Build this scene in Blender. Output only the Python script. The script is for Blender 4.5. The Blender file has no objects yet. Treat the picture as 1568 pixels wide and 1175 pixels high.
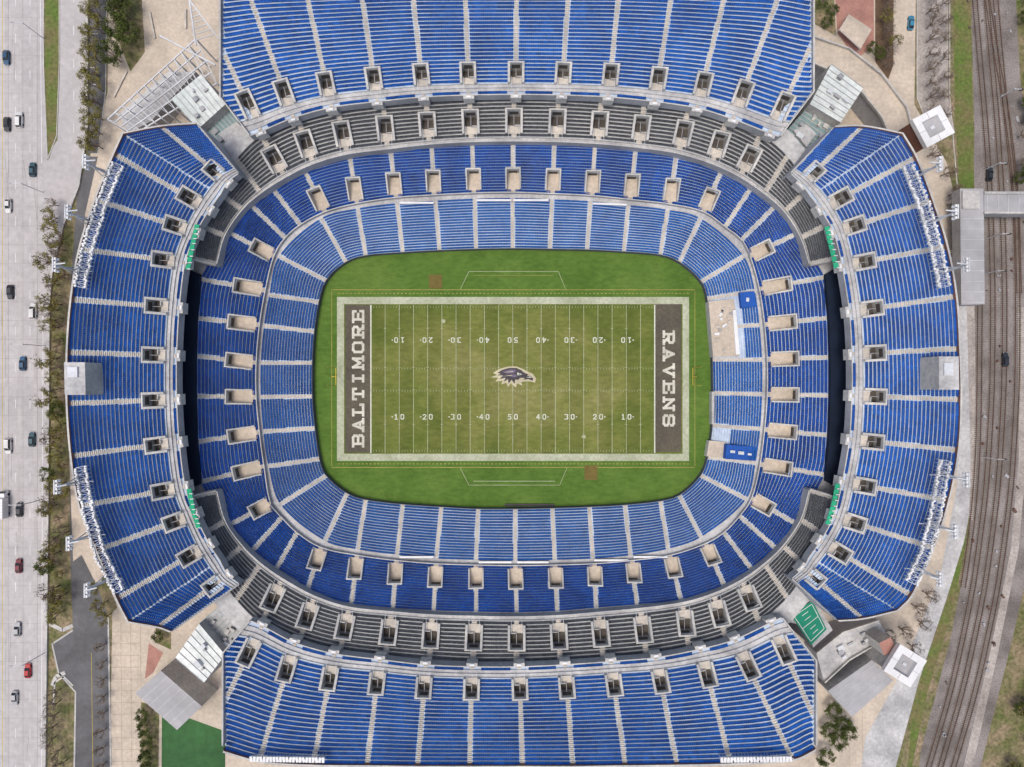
import bpy, math, random
import numpy as np
random.seed(7); np.random.seed(7)
S=0.2107; H=220.0; CX=784.0; CY=587.5
scene=bpy.context.scene
def W(x,y,z=0.0):
    f=S*(H-z)/H
    return ((x-CX)*f,-(y-CY)*f,z)
# ------------------------------------------------------------------ materials
MATS={}
def mat(name,col,var=0.18,scale=0.6,rough=0.85,col2=None,scale2=None,metal=0.0,island=0.0,spec=0.3,lo=0.36,hi=0.64):
    if name in MATS: return MATS[name]
    m=bpy.data.materials.new(name); m.use_nodes=True
    nt=m.node_tree; N=nt.nodes; L=nt.links
    b=N['Principled BSDF']; b.inputs['Roughness'].default_value=rough
    b.inputs['Metallic'].default_value=metal
    b.inputs['Specular IOR Level'].default_value=spec
    geo=N.new('ShaderNodeNewGeometry')
    n1=N.new('ShaderNodeTexNoise'); n1.inputs['Scale'].default_value=scale; n1.inputs['Detail'].default_value=8; n1.inputs['Roughness'].default_value=0.65
    L.new(geo.outputs['Position'],n1.inputs['Vector'])
    n2=N.new('ShaderNodeTexNoise'); n2.inputs['Scale'].default_value=scale2 or scale*0.12; n2.inputs['Detail'].default_value=6; n2.inputs['Roughness'].default_value=0.6
    L.new(geo.outputs['Position'],n2.inputs['Vector'])
    c2=col2 or tuple(c*0.72 for c in col)
    r=N.new('ShaderNodeValToRGB'); r.color_ramp.elements[0].position=lo; r.color_ramp.elements[1].position=hi
    r.color_ramp.elements[0].color=(*c2,1); r.color_ramp.elements[1].color=(*col,1)
    L.new(n2.outputs['Fac'],r.inputs['Fac'])
    mr=N.new('ShaderNodeMapRange'); mr.inputs['From Min'].default_value=0.3; mr.inputs['From Max'].default_value=0.7
    mr.inputs['To Min'].default_value=1-var; mr.inputs['To Max'].default_value=1+var
    L.new(n1.outputs['Fac'],mr.inputs['Value'])
    mx=N.new('ShaderNodeVectorMath'); mx.operation='SCALE'
    L.new(r.outputs['Color'],mx.inputs[0]); L.new(mr.outputs['Result'],mx.inputs['Scale'])
    out=mx.outputs['Vector']
    if island>0:
        m2=N.new('ShaderNodeMapRange'); m2.inputs['To Min'].default_value=1-island; m2.inputs['To Max'].default_value=1+island
        L.new(geo.outputs['Random Per Island'],m2.inputs['Value'])
        mm=N.new('ShaderNodeVectorMath'); mm.operation='SCALE'
        L.new(out,mm.inputs[0]); L.new(m2.outputs['Result'],mm.inputs['Scale']); out=mm.outputs['Vector']
    L.new(out,b.inputs['Base Color'])
    MATS[name]=m; return m
M_conc=mat('concrete_tread',(0.54,0.63,0.74),0.15,1.2,col2=(0.38,0.46,0.58))  # grey concrete with bluish light spill put into its colour
M_aisle=mat('concrete_aisle',(0.60,0.55,0.48),0.18,1.5,col2=(0.43,0.40,0.36))
M_walk=mat('concrete_walkway',(0.54,0.54,0.54),0.22,1.0,col2=(0.34,0.34,0.35))
M_tan=mat('concrete_tan',(0.58,0.50,0.41),0.16,0.9,col2=(0.44,0.385,0.32))
M_lite=mat('concrete_parapet',(0.56,0.55,0.52),0.2,1.0,col2=(0.38,0.38,0.38))
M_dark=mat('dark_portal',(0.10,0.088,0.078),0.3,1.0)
M_navy=mat('navy_recess_shade',(0.006,0.014,0.035),0.3,0.3)  # shadow of the gap below the upper decks, put into the colour
M_greyc=mat('club_tread',(0.46,0.47,0.47),0.18,1.2,col2=(0.33,0.34,0.35))
M_seatA=mat('seat_blue_lower',(0.015,0.115,0.41),0.22,0.9,0.45,col2=(0.010,0.075,0.30),island=0.15,scale2=.12)
M_seatB=mat('seat_blue_mid_shaded',(0.004,0.066,0.34),0.28,0.7,0.45,col2=(0.003,0.036,0.20),island=0.2,scale2=.12)  # same real seat colour, darkened to paint the shade beneath the deck
M_seatD=mat('seat_blue_upper',(0.005,0.095,0.42),0.32,0.5,0.45,col2=(0.003,0.048,0.24),island=0.2,scale2=.09)
M_seatC=mat('seat_club_black',(0.062,0.067,0.078),0.25,0.7,0.5,island=0.3)
M_brick=mat('brick_facade',(0.26,0.13,0.095),0.2,1.0)
M_white=mat('white_paint',(0.76,0.77,0.78),0.06,1.0,0.5,col2=(0.64,0.65,0.66))
M_steel=mat('white_steel',(0.64,0.67,0.71),0.1,1.0,0.5)
M_fascia=mat('fascia',(0.40,0.41,0.44),0.15,1.0)
M_wallpad=mat('field_wall_padding',(0.10,0.11,0.14),0.2,1.0)
M_green=mat('green_screen',(0.03,0.42,0.22),0.2,1.0)
M_asph=mat('asphalt',(0.15,0.15,0.16),0.15,0.7,col2=(0.10,0.10,0.105))
M_hwy=mat('highway_concrete',(0.50,0.48,0.48),0.12,0.5,col2=(0.40,0.385,0.39),scale2=.05)
M_ballast=mat('ballast',(0.27,0.245,0.235),0.4,2.2,col2=(0.14,0.125,0.115),scale2=0.09)
M_ballast2=mat('light_gravel',(0.44,0.40,0.37),0.3,1.2,col2=(0.27,0.24,0.22),scale2=0.1)
M_rust=mat('rail_rust',(0.15,0.09,0.07),0.2,2.0)
M_sleeper=mat('sleeper_wood',(0.17,0.14,0.12),0.35,2.0)
M_grass=mat('verge_grass',(0.10,0.155,0.03),0.4,1.0,col2=(0.17,0.14,0.065),scale2=0.12)
M_scrub=mat('scrub_ground',(0.10,0.12,0.035),0.55,0.9,col2=(0.26,0.20,0.13),scale2=0.15)
M_mulch=mat('mulch',(0.14,0.09,0.055),0.3,1.5)
M_redbrick=mat('brick_paving',(0.42,0.22,0.18),0.15,1.5)
M_glass=mat('roof_glass',(0.25,0.36,0.38),0.15,1.0,0.15)
M_grey=mat('grey_roof',(0.41,0.41,0.43),0.08,0.5,0.6)
M_yel=mat('yellow_paint',(0.60,0.47,0.07),0.1,1.0)
M_tgreen=mat('teal_court',(0.02,0.27,0.17),0.1,1.0)
M_lawn=mat('lawn_turf',(0.045,0.135,0.045),0.2,0.5)
M_bark=mat('bark',(0.20,0.155,0.12),0.25,3.0)
M_leaf=mat('leaf_bud',(0.23,0.22,0.04),0.3,1.0,island=0.45)
M_leafg=mat('leaf_green',(0.085,0.12,0.022),0.3,1.0,island=0.5)
M_tarp=mat('blue_tarp',(0.02,0.10,0.42),0.15,2.0)
# ------------------------------------------------------------------ mesh builder
def empty(name):
    e=bpy.data.objects.new(name,None); scene.collection.objects.link(e); return e
class MB:
    def __init__(s,name,parent=None): s.n=name;s.v=[];s.f=[];s.m=[];s.ms=[];s.p=parent
    def mi(s,m):
        if m not in s.ms: s.ms.append(m)
        return s.ms.index(m)
    def poly(s,pts,m):
        b=len(s.v); s.v+= [tuple(p) for p in pts]; s.f.append(tuple(range(b,b+len(pts)))); s.m.append(s.mi(m))
    def hexa(s,bot,top,m,mtop=None):
        n=len(bot); b=len(s.v); s.v+=[tuple(p) for p in bot]+[tuple(p) for p in top]
        k=s.mi(m); kt=s.mi(mtop) if mtop else k
        s.f.append(tuple(range(b+n,b+2*n))); s.m.append(kt)
        s.f.append(tuple(reversed(range(b,b+n)))); s.m.append(k)
        for i in range(n):
            j=(i+1)%n; s.f.append((b+i,b+j,b+n+j,b+n+i)); s.m.append(k)
    def box(s,c,d,m,ang=0.0,mtop=None):
        ca,sa=math.cos(ang),math.sin(ang); P=[]
        for sx,sy in((-1,-1),(1,-1),(1,1),(-1,1)):
            x,y=sx*d[0]/2,sy*d[1]/2; P.append((c[0]+x*ca-y*sa,c[1]+x*sa+y*ca))
        s.hexa([(x,y,c[2]-d[2]/2) for x,y in P],[(x,y,c[2]+d[2]/2) for x,y in P],m,mtop)
    def beam(s,a,b,w,m,h=None):
        a=np.array(a,float);b=np.array(b,float);d=b-a;l=np.linalg.norm(d)
        if l<1e-6:return
        d/=l; up=np.array((0,0,1.0)) if abs(d[2])<0.9 else np.array((1.0,0,0))
        r=np.cross(d,up); r/=np.linalg.norm(r); u=np.cross(r,d); h=h or w
        c=[(-1,-1),(1,-1),(1,1),(-1,1)]
        s.hexa([a+r*w/2*i+u*h/2*j for i,j in c],[b+r*w/2*i+u*h/2*j for i,j in c],m)
    def prism(s,pxs,zt,zb,m,mtop=None):
        P=[W(x,y,zt) for x,y in pxs]
        ar=sum(P[i][0]*P[(i+1)%len(P)][1]-P[(i+1)%len(P)][0]*P[i][1] for i in range(len(P)))
        if ar<0:P=P[::-1]
        s.hexa([(p[0],p[1],zb) for p in P],P,m,mtop)
    def done(s,loc=None,smooth=False):
        me=bpy.data.meshes.new(s.n); me.from_pydata(s.v,[],s.f)
        for m in s.ms: me.materials.append(m)
        me.polygons.foreach_set('material_index',s.m)
        me.update()
        o=bpy.data.objects.new(s.n,me); scene.collection.objects.link(o)
        if s.p: o.parent=s.p
        if loc: o.location=loc
        return o
def flat(name,pxs,z,m,parent=None):
    b=MB(name,parent); P=[W(x,y,0) for x,y in pxs]
    ar=sum(P[i][0]*P[(i+1)%len(P)][1]-P[(i+1)%len(P)][0]*P[i][1] for i in range(len(P)))
    if ar<0:P=P[::-1]
    b.poly([(p[0],p[1],z) for p in P],m); return b.done()
# ------------------------------------------------------------------ stadium tiers
stadium=empty('football_stadium')
class Tier:
    def __init__(s,st,closed):
        s.I=np.array([(a[0],a[1]) for a in st],float); s.O=np.array([(a[2],a[3]) for a in st],float)
        s.fl=[a[4] for a in st]; s.n=len(st); s.closed=closed
        mid=(s.I+s.O)/2
        nx=np.roll(mid,-1,0)
        s.seg=np.linalg.norm(nx-mid,axis=1)
        s.ns=s.n if closed else s.n-1
    def tan(s,P,i,sg):
        n=s.n
        if 'K' in s.fl[i]: return (P[(sg+1)%n]-P[sg])/s.seg[sg]
        if s.closed: a,b=(i-1)%n,(i+1)%n; return (P[b]-P[a])/(s.seg[a]+s.seg[i])
        if i==0: return (P[1]-P[0])/s.seg[0]
        if i==n-1: return (P[i]-P[i-1])/s.seg[i-1]
        return (P[i+1]-P[i-1])/(s.seg[i-1]+s.seg[i])
    def ev(s,P,i,u):
        j=(i+1)%s.n; h=s.seg[i]; m0=s.tan(P,i,i)*h; m1=s.tan(P,j,i)*h; u=u[:,None]
        return (2*u**3-3*u**2+1)*P[i]+(u**3-2*u**2+u)*m0+(-2*u**3+3*u**2)*P[j]+(u**3-u**2)*m1
def resamp(P,d):
    l=np.concatenate([[0],np.cumsum(np.linalg.norm(np.diff(P,axis=0),axis=1))])
    return np.stack([np.interp(d,l,P[:,0]),np.interp(d,l,P[:,1])],1)
def plen(P): return float(np.sum(np.linalg.norm(np.diff(P,axis=0),axis=1)))
U=np.linspace(0,1,13)
def build_tier(name,st,closed,z0,z1,rows,vom,kind,seatm,treadm,frontz,ext,noseat=(),clip=None,sf=(0.42,0.82),backz=None,skip=None,ah=0.62,parm=None,fasm=None,pw=0.30,sidez=None,landing=False):
    T=Tier(st,closed); n=rows
    ts=np.arange(n+1)/n
    zs=z0+(z1-z0)*ts
    par=empty(name); par.parent=stadium
    b=MB(name+'_terraces',par); bs=MB(name+'_aisle_steps',par); bp=MB(name+'_parapet',par); bv=MB(name+'_entry_portals',par)
    seats=[]
    r0=int(round(vom[0]*n)); r1=int(round(vom[1]*n)); hw=vom[2]
    parm=parm or M_lite; fasm=fasm or M_fascia
    for i in range(T.ns):
        j=(i+1)%T.n
        I=T.ev(T.I,i,U); O=T.ev(T.O,i,U)
        dense=[]
        for k in range(n+1):
            f=S*(H-zs[k])/H; px=I*(1-ts[k])+O*ts[k]
            dense.append(np.stack([(px[:,0]-CX)*f,-(px[:,1]-CY)*f],1))
        VL='V' in T.fl[i]; VR='V' in T.fl[j]; AL=VL or 'A' in T.fl[i]; AR=VR or 'A' in T.fl[j]
        rings=[]
        for k in range(n+1):
            L=plen(dense[k])
            if L>3*hw: d=np.concatenate([[0],np.linspace(hw,L-hw,7),[L]])
            else: d=np.linspace(0,L,9)
            R=resamp(dense[k],d)
            if clip:
                f=S*(H-zs[k])/H; R[:,0]=np.clip(R[:,0],(clip[0]-CX)*f,(clip[1]-CX)*f)
            rings.append(R)
        def okx(k,a,c):
            if not clip: return True
            return abs(rings[k][a][0]-rings[k][c][0])>1e-4 or abs(rings[min(k+1,n)][a][0]-rings[min(k+1,n)][c][0])>1e-4
        for k in range(n):
            A,B=rings[k],rings[k+1]
            inv=r0<=k<r1
            for q in range(8):
                if inv and ((q==0 and VL) or (q==7 and VR)): continue
                if not okx(k,q,q+1): continue
                m=M_walk if k in noseat else treadm
                b.poly([(*A[q],zs[k]),(*A[q+1],zs[k]),(*B[q+1],zs[k]),(*B[q],zs[k])],m)
                b.poly([(*B[q],zs[k]),(*B[q+1],zs[k]),(*B[q+1],zs[k+1]),(*B[q],zs[k+1])],m)
        A=rings[0]
        dirs=rings[1]-rings[0]; dirs/= (np.linalg.norm(dirs,axis=1)[:,None]+1e-9)
        A2=A-dirs*pw
        for q in range(8):
            if not okx(0,q,q+1): continue
            bp.hexa([(*A2[q],frontz),(*A2[q+1],frontz),(*A[q+1],frontz),(*A[q],frontz)],
                    [(*A2[q],zs[0]+0.95),(*A2[q+1],zs[0]+0.95),(*A[q+1],zs[0]+0.95),(*A[q],zs[0]+0.95)],fasm,parm)
        Bk=rings[n]; dk=rings[n]-rings[n-1]; dk/=(np.linalg.norm(dk,axis=1)[:,None]+1e-9)
        if ext>0:
            E=Bk+dk*ext
            for q in range(8): b.poly([(*Bk[q],zs[n]),(*Bk[q+1],zs[n]),(*E[q+1],zs[n]),(*E[q],zs[n])],M_walk)
        if backz is not None:
            E=Bk+dk*0.5
            for q in range(8):
                if not okx(n,q,q+1): continue
                bp.hexa([(*Bk[q],backz),(*Bk[q+1],backz),(*E[q+1],backz),(*E[q],backz)],
                        [(*Bk[q],zs[n]+1.0),(*Bk[q+1],zs[n]+1.0),(*E[q+1],zs[n]+1.0),(*E[q],zs[n]+1.0)],M_brick,parm)
        if sidez is not None and not clip and i in (0,T.ns-1):
            q=0 if i==0 else 8
            for k in range(n):
                p0,p1=rings[k][q],rings[k+1][q]; tt=(rings[k][q]-rings[k][4]); tt/=np.linalg.norm(tt)
                o=tt*0.4
                Z0,Z1=zs[k]+.95,zs[k+1]+.95
                bp.hexa([(*p0,sidez),(*(p0+o),sidez),(*(p1+o),sidez),(*p1,sidez)],[(*p0,Z0),(*(p0+o),Z0),(*(p1+o),Z1),(*p1,Z1)],M_fascia,parm)
        for k in range(n):
            if k in noseat: continue
            if skip and skip(i,k,n): continue
            inv=r0<=k<r1
            la=(hw+0.35 if (VL and inv) else (ah if AL else 0.15)); ra=(hw+0.35 if (VR and inv) else (ah if AR else 0.15))
            if landing and k==0: la=ra=2.4
            L=plen(dense[k]); cnt=int((L-la-ra)/0.52)
            if cnt<1: continue
            off=(L-la-ra-cnt*0.52)/2
            d=la+off+0.26+0.52*np.arange(cnt)
            F=resamp(dense[k],d); G=resamp(dense[k+1],d/L*plen(dense[k+1]))
            if clip:
                f=S*(H-zs[k+1])/H; ok=(F[:,0]>(clip[0]-CX)*f+0.7)&(F[:,0]<(clip[1]-CX)*f-0.7)
                F=F[ok];G=G[ok]
            if len(F)==0: continue
            seats.append(np.concatenate([F,G,np.full((len(F),1),zs[k])],1))
        if AL or AR:
          for (side,flag,V) in ((0,AL,VL),(8,AR,VR)):
            if side==8 and (closed or i!=T.ns-1): continue
            if not flag: continue
            for k in range(n):
                if V and r0<=k<r1: continue
                if k in noseat: continue
                p,q=rings[k][side],rings[k+1][side]
                dd=q-p; l=np.linalg.norm(dd)
                if l<0.3: continue
                if clip:
                    f=S*(H-zs[k+1])/H
                    if p[0]<(clip[0]-CX)*f+.7 or p[0]>(clip[1]-CX)*f-.7: continue
                dd/=l; nn=np.array((-dd[1],dd[0]))*(ah-0.08)
                a1=p+dd*0.03; m1=p+dd*l*0.5; q1=q-dd*0.02
                z=zs[k]; hs=(zs[min(k+1,n)]-z)*0.5
                bs.poly([(*(a1-nn),z+.012),(*(a1+nn),z+.012),(*(m1+nn),z+.012),(*(m1-nn),z+.012)],M_aisle)
                bs.hexa([(*(m1-nn),z+.003),(*(q1-nn),z+.003),(*(q1+nn),z+.003),(*(m1+nn),z+.003)],
                        [(*(m1-nn),z+hs),(*(q1-nn),z+hs),(*(q1+nn),z+hs),(*(m1+nn),z+hs)],M_aisle)
    if clip and sidez is not None:
        for cx in clip:
            i=0 if (cx<CX)==(T.O[0][0]<CX) else T.n-1
            I0,O0=T.I[i],T.O[i]
            t0=np.clip((cx-I0[0])/(O0[0]-I0[0]),0,1)
            yf=I0[1]+(O0[1]-I0[1])*t0; z_f=z0+(z1-z0)*t0
            yb=T.O[1 if i==0 else T.n-2][1]
            Q=[np.array(W(I0[0],I0[1],zs[0])),np.array(W(cx,yf,z_f))]
            m=14; sgn=1 if cx>CX else -1
            for q in range(m+1):
                y=yf+(yb-yf)*q/m; t=t0+(1-t0)*q/m
                e=1 if i==0 else T.n-2
                I1,O1=T.I[e],T.O[e]; tt=(y-I1[1])/(O1[1]-I1[1]+1e-9)
                t=max(t,min(1,tt)); Q.append(np.array(W(cx,y,z0+(z1-z0)*t)))
            for q in range(len(Q)-1):
                a,c=Q[q],Q[q+1]
                if np.linalg.norm((c-a)[:2])<.05: continue
                o=sgn*.45
                bp.hexa([(a[0],a[1],sidez),(a[0]+o,a[1],sidez),(c[0]+o,c[1],sidez),(c[0],c[1],sidez)],
                        [(a[0],a[1],a[2]+.9),(a[0]+o,a[1],a[2]+.9),(c[0]+o,c[1],c[2]+.9),(c[0],c[1],c[2]+.9)],M_fascia,parm)
    for i in range(T.n):
        if 'V' not in T.fl[i]: continue
        def ring(k):
            px=T.I[i]*(1-ts[k])+T.O[i]*ts[k]; f=S*(H-zs[k])/H
            return np.array(((px[0]-CX)*f,-(px[1]-CY)*f))
        c0,c1=ring(r0),ring(r1); d=c1-c0; l=np.linalg.norm(d); d/=l; nn=np.array((-d[1],d[0]))
        zf=zs[r0]-0.03; zb=zs[r1]
        g=hw+0.05
        th=0.42 if kind=='light' else 0.66
        if kind=='light':
            a=c0-d*0.2
            bv.poly([(*(a-nn*g),zf),(*(a+nn*g),zf),(*(c1+nn*g),zf),(*(c1-nn*g),zf)],M_tan)
        else:
            m_=c0+d*l*0.42; a=c0-d*0.05
            bv.poly([(*(a-nn*g),zf),(*(a+nn*g),zf),(*(m_+nn*g),zf),(*(m_-nn*g),zf)],M_aisle)
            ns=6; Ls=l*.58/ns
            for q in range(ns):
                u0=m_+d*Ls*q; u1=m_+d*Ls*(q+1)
                bv.poly([(*(u0-nn*g),zf-.3*(q+1)),(*(u0+nn*g),zf-.3*(q+1)),(*(u1+nn*g),zf-.3*(q+1)),(*(u1-nn*g),zf-.3*(q+1))],M_dark)  # sunken steps: shade of the recess is put into the dark colour
            h0=m_-d*.3; h1=c1-d*.2
            bv.beam((*h0,zf+.6),(*h1,zf+.2),.16,M_fascia)
            bv.hexa([(*(h0+nn*s1*hw*.98+d*s2),zf) for s1,s2 in ((-1,0),(-1,.22),(-.15,.22),(-.15,0))],
                    [(*(h0+nn*s1*hw*.98+d*s2),zf+.95) for s1,s2 in ((-1,0),(-1,.22),(-.15,.22),(-.15,0))],M_lite)
            for sg in (-1,1):
                h0=c0-d*1.6+nn*sg*hw*.8; h1=c0+d*l*.4+nn*sg*hw*.8
                bv.beam((*h0,zf+.95),(*h1,zf+.95),.09,M_steel)
        for sgn in (-1,1):
            o0=nn*sgn*(hw-0.02); o1=nn*sgn*(hw+th)
            if sgn<0:o0,o1=o1,o0
            P=[c0+o0,c1+o0,c1+o1,c0+o1]
            bv.hexa([(*P[0],zf-2.6),(*P[1],zf-2.6),(*P[2],zf-2.6),(*P[3],zf-2.6)],
                    [(*P[0],zf+1.0),(*P[1],zb+1.0),(*P[2],zb+1.0),(*P[3],zf+1.0)],M_lite)
        e=hw+th
        P=[c1-nn*e,c1+d*0.45-nn*e,c1+d*0.45+nn*e,c1+nn*e]
        bv.hexa([(*p,zf-2.6) for p in P],[(*p,zb+1.05) for p in P],M_lite)
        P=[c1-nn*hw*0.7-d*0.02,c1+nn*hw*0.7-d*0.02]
        bv.poly([(*P[0],zf+.02),(*P[1],zf+.02),(*P[1],zf+2.2),(*P[0],zf+2.2)],M_dark)  # flat dark sheet paints the unlit doorway on the back wall
        if landing:
            c=ring(0)-d*pw; w=1.55
            P=[c-nn*w-d*.9,c+nn*w-d*.9,c+nn*w-d*.02,c-nn*w-d*.02]
            bv.hexa([(*p,frontz+.3) for p in P],[(*p,zs[0]+.98) for p in P],M_lite)
            P=[c-nn*(w-.9)-d*.75,c+nn*(w-.9)-d*.75,c+nn*(w-.9)-d*.2,c-nn*(w-.9)-d*.2]
            bv.hexa([(*p,zs[0]+.985) for p in P],[(*p,zs[0]+1.35) for p in P],M_white)
    for x in (b,bs,bp,bv):
        if x.f: x.done()
    A=np.concatenate(seats); F=A[:,0:2];G=A[:,2:4];Z=A[:,4]
    D=G-F; dl=np.linalg.norm(D,axis=1)[:,None]+1e-9; o=D/dl; t=np.stack([-o[:,1],o[:,0]],1)*0.245
    p0=F+D*sf[0]; p1=F+D*sf[1]; p2=p1+o*0.11
    def v(P,s,z): return np.concatenate([P+t*s,z[:,None]],1)
    Q=[v(p0,-1,Z+.42),v(p0,1,Z+.42),v(p1,1,Z+.40),v(p1,-1,Z+.40),v(p2,-1,Z+.85),v(p2,1,Z+.85),v(p0,-1,Z+.30),v(p0,1,Z+.30)]
    N_=len(F); V=np.stack(Q,1).reshape(-1,3)
    base=(np.arange(N_)*8)[:,None]
    fc=np.array([[0,1,2,3],[3,2,5,4],[6,7,1,0]])
    idx=(base[:,:,None]+fc[None]).reshape(-1)
    me=bpy.data.meshes.new(name+'_seats'); me.vertices.add(len(V)); me.vertices.foreach_set('co',V.ravel())
    me.loops.add(len(idx)); me.loops.foreach_set('vertex_index',idx.astype(np.int32))
    me.polygons.add(len(idx)//4); me.polygons.foreach_set('loop_start',np.arange(0,len(idx),4,dtype=np.int32))
    me.update(calc_edges=True); me.materials.append(seatm)
    ob=bpy.data.objects.new(name+'_seats',me); scene.collection.objects.link(ob); ob.parent=par
    return T
A_=[(560,392,548,320),(617,387,608,312),(673,384,667,308),(729,382,727,305),(785,381,785,304),(842,382,845,306),(899,383,904,309),(955,386,962,315),(1011,391,1022,322),(1040,402,1072,335),(1073,432,1138,393),(1082,458,1155,446),(1087,503,1162,498),(1090,551,1166,551),(1091,602,1166,604),(1090,652,1163,657),(1083,700,1156,709),(1072,728,1142,764),(1040,758,1073,822),(1011,767,1023,840),(957,773,965,850),(902,776,908,855),(846,778,849,857),(789,779,789,858),(732,779,729,857),(676,776,668,855),(617,772,608,849),(560,765,548,841),(532,755,498,828),(500,728,430,772),(490,703,412,714),(483,656,404,661),(479,607,400,608),(479,556,400,556),(482,508,405,499),(489,463,413,452),(500,430,428,393),(530,402,492,335)]
A_=[(*a,'A') for a in A_]
def skipA(i,k,n): return (i in (11,12) and k<n*0.62) or (i==15 and k<n*0.35)
TA=build_tier('lower_front_tier',A_,True,1.4,6.0,18,(0,0,2.0),'light',M_seatA,M_conc,0.0,4.0,skip=skipA,sf=(0.36,0.80),parm=M_wallpad,fasm=M_wallpad,pw=.14)
V='V';B_=[(547,312,534,233,V),(606,303,598,228,V),(665,299,661,224,V),(726,296,723,222,V),(786,295,785,221,V),(846,297,849,222,V),(906,300,911,224,V),(965,306,973,229,V),(1025,313,1036,235,V),(1077,325,1107,256,V),(1110,348,1152,285,'A'),(1135,368,1188,315,'A'),(1148,393,1215,360,V),(1162,443,1262,425,V),(1170,497,1270,487,V),(1174,551,1272,547,V),(1174,604,1272,606,V),(1170,658,1270,667,V),(1163,711,1262,727,V),(1150,763,1215,800,V),(1132,790,1188,840,'A'),(1108,815,1152,873,'A'),(1080,832,1108,895,V),(1026,850,1042,917,V),(968,858,975,925,V),(910,863,913,930,V),(850,865,853,935,V),(789,866,791,937,V),(729,865,729,936,V),(668,863,664,934,V),(607,858,602,930,V),(547,850,538,923,V),(492,838,470,905,V),(455,815,418,880,'A'),(432,792,385,845,'A'),(415,770,355,802,V),(405,714,308,738,V),(398,662,300,677,V),(393,608,298,607,V),(393,556,298,545,V),(398,498,300,487,V),(407,445,308,428,V),(420,393,352,357,V),(437,365,383,313,'A'),(460,345,413,283,'A'),(498,325,462,253,V)]
TB=build_tier('lower_rear_tier',B_,True,6.6,14.0,17,(0.03,0.50,1.95),'light',M_seatB,M_conc,5.8,5.0,sf=(0.22,0.82))
CN=[(333,405,300,398,'A'),(345,362,306,345,'A'),(372,322,330,292,'A'),(400,297,362,245,'A'),(437,273,400,208,V),(480,252,455,181,V),(532,237,517,166,V),(594,229,586,157,V),(657,222,652,152,V),(722,218,719,148,V),(787,217,787,146,V),(852,218,855,147,V),(915,221,921,151,V),(977,227,987,157,V),(1038,236,1055,165,V),(1090,252,1113,182,V),(1132,272,1165,207,V),(1170,298,1205,240,'A'),(1200,325,1238,290,'A'),(1225,365,1265,345,'A'),(1238,405,1272,398,'A')]
CS=[(1238,750,1272,760,'A'),(1225,795,1262,820,'A'),(1198,835,1235,870,'A'),(1170,862,1205,915,'A'),(1135,887,1162,952,V),(1092,908,1112,980,V),(1045,922,1055,995,V),(980,931,990,1006,V),(916,937,924,1012,V),(854,942,858,1016,V),(791,944,791,1018,V),(727,943,724,1018,V),(662,941,657,1014,V),(600,936,590,1008,V),(535,929,520,999,V),(482,912,458,983,V),(433,885,400,955,V),(400,862,362,918,'A'),(372,835,330,873,'A'),(346,798,306,820,'A'),(333,752,298,760,'A')]
ck=dict(sf=(0.38,0.78),noseat=(0,),sidez=13.0,ah=.7)
build_tier('club_tier_north',CN,False,16.0,21.5,12,(0.20,0.64,1.95),'dark',M_seatC,M_greyc,13.0,6.0,**ck)
build_tier('club_tier_south',CS,False,16.0,21.5,12,(0.20,0.64,1.95),'dark',M_seatC,M_greyc,13.0,6.0,**ck)
DN=[(385,209,225,0,''),(400,203,302,-5,V),(450,182,380,-12,V),(508,166,468,-15,V),(578,157,552,-18,V),(649,150,631,-20,V),(718,147,712,-20,V),(790,146,791,-20,V),(860,147,871,-20,V),(931,150,949,-20,V),(1002,157,1030,-18,V),(1067,167,1112,-15,V),(1122,184,1195,-12,V),(1178,206,1275,0,V),(1192,210,1350,0,'')]
DS=[(1195,945,1355,1145,''),(1180,952,1265,1140,V),(1125,978,1212,1160,V),(1072,993,1118,1166,V),(1004,1006,1036,1168,V),(935,1012,957,1169,V),(865,1017,877,1170,V),(795,1020,800,1170,V),(723,1020,719,1170,V),(652,1017,640,1170,V),(582,1009,562,1169,V),(512,1000,480,1168,V),(452,983,398,1162,V),(402,957,312,1140,V),(385,950,225,1140,'')]
DW=[(367,893,265,965,''),(350,880,245,958,V),(338,858,200,950,'K'),(322,833,182,915,V),(300,787,152,842,V),(285,745,126,775,V),(276,677,113,698,V),(272,612,107,618,V),(272,545,107,540,V),(276,472,113,459,V),(285,403,126,382,V),(302,357,150,307,V),(322,322,178,238,V),(338,300,192,207,'K'),(350,280,250,196,V),(366,267,303,192,'')]
DE=[(1210,267,1275,197,''),(1226,283,1318,196,V),(1240,302,1378,207,'K'),(1255,322,1399,243,V),(1275,357,1424,308,V),(1288,408,1446,378,V),(1299,478,1460,455,V),(1303,543,1465,534,V),(1303,606,1467,612,V),(1299,673,1463,689,V),(1288,738,1448,766,V),(1275,790,1425,838,V),(1255,828,1392,910,V),(1238,852,1370,933,'K'),(1228,870,1318,945,V),(1212,885,1280,948,'')]
dv=(0.12,0.30,1.7)
kw=dict(noseat=(1,2),backz=0.0,sf=(0.38,0.84),sidez=0.0,landing=True)
build_tier('upper_deck_north',DN,False,24.5,38.0,28,dv,'dark',M_seatD,M_conc,22.0,0,clip=(340,1243),**kw)
build_tier('upper_deck_south',DS,False,24.5,37.0,25,dv,'dark',M_seatD,M_conc,22.0,0,clip=(344,1247),**kw)
build_tier('upper_deck_west',DW,False,24.5,37.0,26,dv,'dark',M_seatD,M_conc,22.0,0,**kw)
build_tier('upper_deck_east',DE,False,24.5,37.0,26,dv,'dark',M_seatD,M_conc,22.0,0,**kw)
b=MB('recess_shade_strip',stadium)  # flat navy strips paint the shadow depth under the deck fronts
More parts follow.
